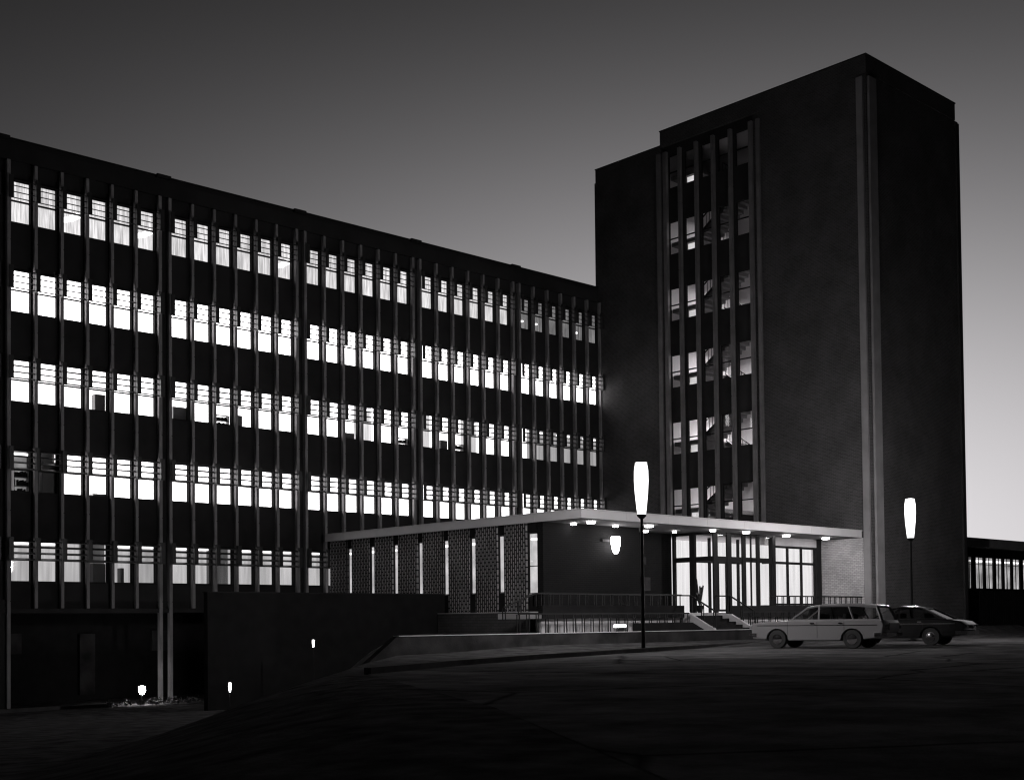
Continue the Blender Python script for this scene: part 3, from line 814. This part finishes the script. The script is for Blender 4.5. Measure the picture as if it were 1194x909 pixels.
railing('handrail', [(39.46, TY-1.4, -.28), (39.46, TY-.3, .30), (39.46, TY+.4, .32)], .62, 'sloping black handrail on the right side wall of the steps', step=.5)
railing('handrail', [(27.6, TY-.2, .05), (29.0, TY-.2, .52), (TXL+.2, TY-.2, .54)], .42, 'sloping black handrail at the left end of the terrace', step=.5)
# low dark block before the terrace and the small light on it
MB_ = MB()
prof = [(33.2, -.42), (33.2, -.08), (35.9, -.08), (36.75, -.42)]
vs = [(x, 28.9, z) for x, z in prof] + [(x, 29.4, z) for x, z in prof]
o = MB_.add(vs, [(0,1,2,3), (7,6,5,4), (0,4,5,1), (1,5,6,2), (2,6,7,3), (3,7,4,0)]).build('planter_wall', M['darkwall'], bevel=.01)
tag(o, 'low dark sloping wall standing before the lower railing', 'wall')
t = empty('path_light', W(31.8, 28.75, -.42), 'small bright twin light glowing low before the terrace railing', 'light')
MB().box(31.65, 31.95, 28.7, 28.8, -.42, -.22).build('base', M['frame'], t)
MB().box(31.56, 31.78, 28.68, 28.82, -.218, -.12).box(31.82, 32.04, 28.68, 28.82, -.218, -.12).build('lamp', M['whitelamp'], t, bevel=.01)
# plinth wall under the screen blocks
pl = MB().box(31.35, PX-.003, PY+.3, 37.9, -.7, .34).build('wall', M['brick_low']); pl.name = 'plinth_wall'
tag(pl, 'low grey brick wall at the foot of the patterned screen blocks', 'wall')
MB().box(31.32, PX-.004, PY+.28, 37.88, .342, .37).build('coping', M['concrete'], pl)
# dark court wall running from the wing's sunken court to the pavilion
cw = MB().box(21.35, PX-.01, 37.95, 38.2, -3.2, 1.10).build('court_wall', M['darkwall']); tag(cw, 'long dark wall screening the foot of the wing beside the pavilion', 'wall')
MB().box(21.32, PX-.012, 37.92, 38.23, 1.102, 1.135).build('coping', M['coping'], cw)
# low retaining wall in front
RY = 27.0
prof = [(19.5, -1.9), (19.5, -1.35), (20.9, -.365), (41.5, -.365), (41.5, -1.9)]
vs = [(x, RY, z) for x, z in prof] + [(x, RY+.22, z) for x, z in prof]; n_ = 5
o = MB().add(vs, [tuple(range(n_)), tuple(range(n_, 2*n_))[::-1]] + [(i, (i+1)%n_, n_+(i+1)%n_, n_+i) for i in range(n_)]).build('retaining_wall', M['oldconc'])
tag(o, 'long low stained concrete retaining wall whose left end slopes to the ground', 'wall')
MB().box(20.95, 41.5, RY-.02, RY+.24, -.362, -.34).build('coping', M['concrete'], o)
# court kerb at the lower left
o = MB().box(12, 20.9, 44.2, 44.5, -3.2, -2.86).build('court_kerb', M['kerb']); tag(o, 'pale low kerb wall at the edge of the sunken court', 'kerb')

# ------------------------------------------------------------------ lamps
def street_lamp(u, dist, label):
    p = ground_pt(u, dist*S); x, y = p.x/S, p.y/S
    zt = 4.47 ; zb = 3.0; z0 = terrain(x, y)
    t = empty('street_lamp', W(x, y, z0), label, 'street lamp', 'street lamps with glowing lanterns')
    MB().lathe([(.062, z0), (.055, z0+.6), (.040, zb-.15), (.04, zb-.1)], (x, y, 0), 14).build('pole', M['rail'], t, smooth=True)
    MB().lathe([(.16, z0-.02), (.16, z0+.04), (.07, z0+.08)], (x, y, 0), 14).build('base_plate', M['rail'], t, smooth=True)
    MB().lathe([(.05, zb-.12), (.13, zb-.05), (.14, zb)], (x, y, 0), 18).build('collar', M['rail'], t, smooth=True)
    ln_ = MB().lathe([(.12, zb+.001), (.145, zb+.2), (.185, zb+.6), (.205, zb+.95), (.20, zb+1.25), (.165, zt)], (x, y, 0), 24).build('lantern', M['shade_glass'], t, smooth=True)
    MB().lathe([(.05, zb+.1), (.085, zb+.3), (.10, zb+1.2), (.05, zb+1.36)], (x, y, 0), 16).build('bulb', M['lamp'], ln_, smooth=True)
    MB().lathe([(.17, zt+.002), (.15, zt+.03), (.04, zt+.06)], (x, y, 0), 18).build('cap', M['rail'], t, smooth=True)
    return t
street_lamp(749.3, 35.5, 'street lamp with glowing vase shaped lantern before the pavilion canopy, the nearer one')
street_lamp(1062.8, 47.2, 'street lamp with glowing vase shaped lantern behind the cars before the tower')
def small_lamp(x, y, z, label, h, r, lh, lm='marker_lamp'):
    t = empty('garden_lamp', W(x, y, z), label, 'garden lamp')
    MB().lathe([(r*.35, 0), (r*.3, h)], (x, y, z), 12).build('post', M['rail'], t, smooth=True)
    pf = [(r*.5, h+.001), (r, h+lh*.5), (r*.95, h+lh), (r*.4, h+lh*1.05)]
    MB().lathe(pf, (x, y, z), 16).build('lantern', M[lm], t, smooth=True)
small_lamp(22.3, 44.6, -2.98, 'small garden lamp glowing among low plants beside the left double column', .38, .13, .30, 'garden_lamp')
small_lamp(21.05, 36.0, -2.62, 'small upright garden light alone on the dark lawn', .45, .045, .30)
small_lamp(24.0, 35.6, -2.6, 'slender upright light standing tall against the dark court wall', 1.82, .04, .24)
# low plants round the garden lamp
for i in range(9):
    x = 20.9 + i*.42 + random.uniform(-.1, .1); y = 43.9 + random.uniform(-.25, .25); z = -2.98
    if abs(x-22.3) < .15: x += .25
    lf = MB()
    for k in range(60):
        a = random.uniform(0, 2*PI); el = random.uniform(.2, 1.4); r = random.uniform(.05, .28)
        c = Vector((x+r*math.cos(a)*math.cos(el), y+r*math.sin(a)*math.cos(el), z+.02+r*math.sin(el)))
        d1 = Vector((random.uniform(-1,1), random.uniform(-1,1), random.uniform(-1,1))).normalized()*.05
        d2 = Vector((random.uniform(-1,1), random.uniform(-1,1), random.uniform(-1,1))).normalized()*.03
        lf.add([c-d1, c+d2, c+d1, c-d2], [(0,1,2,3)])
    lf.bar((x, y, z-.1), (x, y, z+.12), .02)
    o = lf.build('low_shrub', M['leaf']); tag(o, 'low leafy shrub in the bed around the garden lamp', 'shrub', 'low shrubs by the garden lamp')

# ------------------------------------------------------------------ low building and fence on the right
lb = empty('side_building', W(75, 36, -.9), 'low flat roofed building with bright window strips right of the tower', 'building')
LY = 34.0
MB().box(XR+.25, 100, LY-1.2, LY+14, 3.86, 4.30).build('roof', M['darkwall'], lb)
MB().box(XR+.2, 100, LY-1.26, LY-1.202, 3.84, 4.33).build('fascia', M['fin'], lb)
wll = MB(); prev = XR+.1
lw = [(66.75, 67.15), (67.6, 68.55), (68.8, 69.75), (70.05, 70.85), (71.1, 71.95), (72.2, 73.1)]
lw += [(73.5+1.15*i, 74.35+1.15*i) for i in range(12)]
for a, c in lw: wll.box(prev, a, LY, LY+.1, -1.2, 3.858); prev = c
wll.box(prev, 100, LY, LY+.1, -1.2, 3.858)
for a, c in lw: wll.box(a, c, LY+.003, LY+.1, -1.2, 1.6).box(a, c, LY+.003, LY+.1, 3.42, 3.858)
wll.build('wall', M['darkwall'], lb)
G_side = glow('side_building_room', .55, folds=.5, mottle=.4, fscale=8)
MB().box(XR+1, 99, LY+.4, LY+.45, -1, 3.8).build('lit_room', G_side, lb)
for a, c in lw:
    f = MB().box(a, c, LY+.04, LY+.09, 1.6, 1.64).box(a, c, LY+.04, LY+.09, 3.38, 3.42).box((a+c)/2-.015, (a+c)/2+.015, LY+.04, LY+.09, 1.64, 3.38)
    f.box(a, c, LY+.04, LY+.09, 2.98, 3.01)
    wo = f.build('window', M['frame'], lb); MB().box(a, c, LY+.06, LY+.068, 1.64, 3.38).build('pane', M['glass'], wo)
    MB().box(a-.1, c+.1, LY+.25, LY+.32, 3.15, 3.25).build('ceiling_light', M['fixture'], lb)
# perforated block screen near the frame edge
ps = MB(); x0 = 68.95; y0 = 31.2
for i in range(3):
    for j in range(20):
        zz = .6 + j*.15
        ps.box(x0+i*.16, x0+i*.16+.03, y0, y0+.12, zz, zz+.15)
        ps.box(x0+i*.16+.03, x0+i*.16+.16, y0, y0+.12, zz+(.06 if i % 2 else 0), zz+(.06 if i % 2 else 0)+.035)
o = ps.box(x0+.48, x0+.51, y0, y0+.12, .6, 3.6).box(x0-.1, x0+.6, y0-.02, y0+.14, -.95, .598).build('block_screen', M['concrete'])
tag(o, 'narrow perforated block screen before the low side building', 'screen')
# raised roof light above
rl = MB().box(75, 98, LY+6, LY+6.2, 4.3, 4.45).box(70.5, 99, LY+5.2, LY+9, 4.95, 5.06)
rl.build('upper_roof', M['darkwall'], lb)
cl = MB()
for i in range(26): cl.bar((73+i, LY+6.1, 4.3), (73.5+i, LY+6.1, 4.95), .06)
cl.build('roof_truss', M['rail'], lb)
# board fence
fe = empty('board_fence', W(63, 31, -.87), 'tall dark fence of upright boards between the tower and the screen', 'fence')
bo = MB(); x = 58.0; i = 0
FY = 31.0
while x < 70.5:
    h = 1.36 + random.uniform(-.05, .05)
    bo.box(x, x+.2, FY+random.uniform(0, .02), FY+.07, -.95, h); x += .235
bo.build('board', M['darkwall'], fe)
MB().box(58.0, 70.5, FY+.075, FY+.14, -.3, -.18).box(58.0, 70.5, FY+.075, FY+.14, .9, 1.02).build('fence_rail', M['darkwall'], fe)
for i in range(6):
    x = 61.2 + i*1.05 + (.4 if i > 2 else 0)
    t = MB().lathe([(.09, 0), (.085, .42), (.05, .47)], (x, 29.4, -.87+.75), 12).build('bollard', M['kerb'], smooth=True) if False else None

# ------------------------------------------------------------------ cars
def car(loc, rz, kind, paint, label, group=None):
    """x forward, y left, metres; origin on the ground under the middle"""
    t = empty('parked_car', (0,0,0), label, 'car', group)
    L = 4.75; hw = .88; R_ = .315
    fx, rx = 1.38, -1.24                       # axles
    def arch(cx, r=.385, n=9):
        return [(cx + r*math.cos(a), .30 + r*math.sin(a)) for a in [PI*(i/(n-1)) for i in range(n)]]
    # side outline, from the front bottom round the back and over the top
    if kind == 'wagon':
        top = [(-2.30, .62), (-2.34, .80), (-2.26, .93), (-1.6, .955), (-.5, .95), (.62, .95), (1.1, .935), (2.05, .885), (2.30, .85), (2.36, .74), (2.33, .52)]
        roof = [(-2.02, 1.40), (-1.2, 1.46), (0.0, 1.455), (.32, 1.40)]; bl = (-2.22, .92); bf = (.98, .92)
    else:
        top = [(-2.42, .60), (-2.46, .74), (-2.30, .86), (-1.9, .93), (-1.3, .97), (-.5, .95), (.62, .94), (1.1, .925), (2.05, .87), (2.30, .84), (2.38, .72), (2.33, .52)]
        roof = [(-.95, 1.33), (-.6, 1.39), (-.1, 1.40), (.25, 1.34)]; bl = (-1.75, .93); bf = (.95, .92)
    bot = [(2.28, .34)] + arch(fx) [::1] 
    low = [(2.28, .32)] + [(fx+.385, .30)] + arch(fx)[1:-1] + [(fx-.385, .30), (fx-.42, .25), (rx+.42, .25), (rx+.385, .30)] + arch(rx)[1:-1] + [(rx-.385, .30), (top[0][0]+.04, .36)]
    prof = low + top
    # lofted across the width: full section inside, drawn-in outer skins
    ctr = (0, .62)
    def ring(y, k, kz=1):
        return [((px-ctr[0])*k + ctr[0] if abs(px) > 1.95 else px, y, ctr[1] + (pz-ctr[1])*kz) for px, pz in prof]
    secs = [ring(-hw+.0, .975, .90), ring(-hw+.02, .985, .96), ring(-hw+.10, .998, .995), ring(-.3, 1.0, 1.01), ring(.3, 1.0, 1.01), ring(hw-.10, .998, .995), ring(hw-.02, .985, .96), ring(hw, .975, .90)]
    n = len(prof); vs = [p for s in secs for p in s]; fs = [tuple(range(n)), tuple(range((len(secs)-1)*n, len(secs)*n))[::-1]]
    for j in range(len(secs)-1):
        for i in range(n):
            fs.append((j*n+i, j*n+(i+1) % n, (j+1)*n+(i+1) % n, (j+1)*n+i))
    MB(False).add(vs, fs).build('body', paint, t, smooth=True)
    # wheel wells
    MB(False).box(fx-.5, fx+.5, -hw+.22, hw-.22, .28, .80).box(rx-.5, rx+.5, -hw+.22, hw-.22, .28, .80).build('wheel_well', M['tyre'], t)
    # greenhouse
    hb, hr = hw-.10, hw-.24
    a_l = (bf[0], bf[1]); a_u = roof[3]; d_l = bl; d_u = roof[0]
    def q(p, s, h): return (p[0], s*h, p[1])
    gl = [q(a_l,-1,hb-.02), q(a_l,1,hb-.02), q(d_l,1,hb-.02), q(d_l,-1,hb-.02), q(a_u,-1,hr-.02), q(a_u,1,hr-.02), q(d_u,1,hr-.02), q(d_u,-1,hr-.02)]
    MB(False).add(gl, [(0,1,5,4), (2,3,7,6), (1,2,6,5), (3,0,4,7)]).build('glazing', M['carglass'], t)
    pil = MB(False)
    for s in (-1, 1):
        pil.bar(q(a_l, s, hb), q(a_u, s, hr), .05, .05); pil.bar(q(d_l, s, hb), q(d_u, s, hr), .09 if kind == 'wagon' else .16, .06)
        for px in ((-.05, -1.08) if kind == 'wagon' else (-.08,)):
            pil.bar((px-(.20 if px < -1 else .02), s*hb, .93), (px, s*hr, 1.40 if kind == 'wagon' else 1.37), .055, .04)
        pil.bar((d_l[0], s*(hb), .955), (a_l[0], s*(hb), .955), .03, .05)
    pil.build('pillar', paint, t)
    rf = MB(False); rr = roof
    sec = []
    for (px, pz) in [(rr[0][0]-.06, rr[0][1]-.02)] + rr + [(rr[3][0]+.05, rr[3][1]-.015)]:
        for yy, dz in ((-hr-.02, -.03), (-hr+.06, .015), (0, .045), (hr-.06, .015), (hr+.02, -.03)):
            sec.append((px, yy, pz+dz))
    nn = 5; m_ = len(sec)//nn; fs = []
    for i in range(m_-1):
        for j in range(nn-1): fs.append((i*nn+j, i*nn+j+1, (i+1)*nn+j+1, (i+1)*nn+j))
    off = len(sec); sec2 = [(a, b*.97, c-.035) for a, b, c in sec]
    fs2 = [tuple(reversed([k_+off for k_ in f])) for f in fs]
    rim_ = [j for j in range(nn)] + [i*nn+nn-1 for i in range(1, m_)] + [(m_-1)*nn+j for j in range(nn-2, -1, -1)] + [i*nn for i in range(m_-2, 0, -1)]
    fs3 = [(a, b, b+off, a+off) for a, b in zip(rim_, rim_[1:]+rim_[:1])]
    MB(False).add(sec+sec2, fs+fs2+fs3).build('roof', paint, t, smooth=True)
    # seats seen through the glass
    for sx in (.15, -.85):
        MB(False).box(sx-.12, sx+.02, -.6, .6, .7, 1.16).box(sx-.1, sx+.4, -.6, .6, .62, .78).build('seat', M['tyre'], t, bevel=.03)
    # wheels
    for wx in (fx, rx):
        for s in (-1, 1):
            wo = MB(False).lathe([(.20, -.095), (.30, -.095), (R_, -.07), (R_, .07), (.30, .095), (.20, .095)], (wx, s*(hw-.12), R_), 28, 'y', cap=True).build('wheel', M['tyre'], t, smooth=True)
            so = s*(hw-.12+.0) + s*.097
            pf = [(.175, s*.001), (.17, s*.012), (.12, s*.015), (.08, s*.03), (.02, s*.035)]
            MB(False).lathe(pf, (wx, so, R_), 24, 'y').build('hubcap', M['chrome'], wo, smooth=True)
    # chrome strip, door seams, handles, bumpers, lights
    tr = MB(False)
    for s in (-1, 1): tr.box(-2.1, 2.1, s*(hw+.004)-.006, s*(hw+.004)+.006, .77, .79)
    tr.build('trim_strip', M['chrome'], t)
    sm_ = MB(False)
    for s in (-1, 1):
        for px in (1.0, -.05, -.98): sm_.box(px-.005, px+.005, s*(hw+.0)-.006, s*(hw+.0)+.006, .34, .90)
    sm_.build('door_seam', M['tyre'], t)
    for s in (-1, 1):
        for px in (.12, -.86): MB(False).box(px-.08, px+.08, s*(hw+.02)-.015, s*(hw+.02)+.015, .835, .865).build('door_handle', M['chrome'], t, bevel=.008)
    bp = MB(False); e = 2.46; pts = [(2.10, -hw-.02, .46), (2.40, -hw+.06, .46), (2.46, 0, .46), (2.40, hw-.06, .46), (2.10, hw+.02, .46)]
    for a, b in zip(pts[:-1], pts[1:]): bp.bar(a, b, .05, .12)
    bp.build('bumper', M['chrome'], t)
    xb = top[0][0]
    bp = MB(False); pts = [(xb+.3, -hw-.02, .46), (xb-.07, -hw+.06, .46), (xb-.12, 0, .46), (xb-.07, hw-.06, .46), (xb+.3, hw+.02, .46)]
    for a, b in zip(pts[:-1], pts[1:]): bp.bar(a, b, .05, .12)
    bp.build('bumper', M['chrome'], t)
    for s in (-1, 1):
        hl = MB(False).lathe([(.09, 0), (.088, .03), (.04, .045)], (2.345, s*.66, .70), 18, 'x').build('headlight', M['chrome'], t, smooth=True)
        tx = xb - .045
        MB(False).lathe([(.055, 0), (.055, -.04), (.04, -.055)], (tx+.02, s*.72, .70), 16, 'x').build('tail_light', M['redlens'], t, smooth=True)
    MB(False).box(2.335, 2.37, -.52, .52, .60, .78).build('grille', M['chrome'], t)
    MB(False).box(xb-.06, xb-.045, -.16, .16, .60, .70).build('number_plate', M['kerb'], t)
    if kind == 'wagon': MB(False).box(-2.40, -2.36, -.5, .5, .60, .84).build('tailgate_panel', paint, t)
    MB(False).bar((.98, -hw+.06, .99), (1.02, -hw-.10, 1.04), .02).box(.96, 1.0, -hw-.18, -hw-.04, 1.0, 1.09).build('wing_mirror', M['chrome'], t)
    t.location = loc; t.rotation_euler = (0, 0, rz)
    return t
M['carglass'] = glass_mat('car_glass', tint=.6)
M['redlens'] = mat('lens', .15, .15)
def paint(name, c, rough=.28):
    m = mat(name, c, rough); b = m.node_tree.nodes['Principled BSDF']; b.inputs['Coat Weight'].default_value = .35; b.inputs['Coat Roughness'].default_value = .06
    return m
R_h = Vector((R.x, R.y)); F_h = Vector((F.x, F.y)).normalized()
th = math.radians(34)
head = -R_h*math.cos(th) + F_h*math.sin(th)
rz = math.atan2(head.y, head.x)
c1 = ground_pt(961, 43.0)
car((c1.x, c1.y, .004+0), rz, 'wagon', paint('pale_paint', .18), 'pale station wagon parked side on before the lobby')
c2 = ground_pt(1052, 46.4)
car((c2.x, c2.y, .004+0), rz, 'sedan', paint('dark_paint', .005, .2), 'dark glossy fastback sedan parked behind the pale wagon')

# ------------------------------------------------------------------ last glow of the sun, far below the roofs
sd = bpy.data.lights.new('sun', 'SUN'); sd.energy = .01; sd.angle = math.radians(10); sd.color = (1, .96, .97)
so = bpy.data.objects.new('sun', sd); col.objects.link(so)
el = math.radians(2); dirv = Vector((math.sin(SUN_AZ)*math.cos(el), math.cos(SUN_AZ)*math.cos(el), math.sin(el)))
so.rotation_euler = dirv.to_track_quat('Z', 'Y').to_euler()

sc.render.engine = 'CYCLES'
sc.cycles.use_denoising = True; sc.cycles.filter_width = 1.2
sc.cycles.max_bounces = 6; sc.cycles.diffuse_bounces = 3; sc.cycles.transparent_max_bounces = 12
sc.cycles.sample_clamp_indirect = 3
sc.cycles.use_light_tree = True
sc.render.resolution_x = 1024; sc.render.resolution_y = 779
sc.view_settings.view_transform = 'Standard'; sc.view_settings.look = 'None'
sc.view_settings.exposure = 0; sc.view_settings.gamma = 1
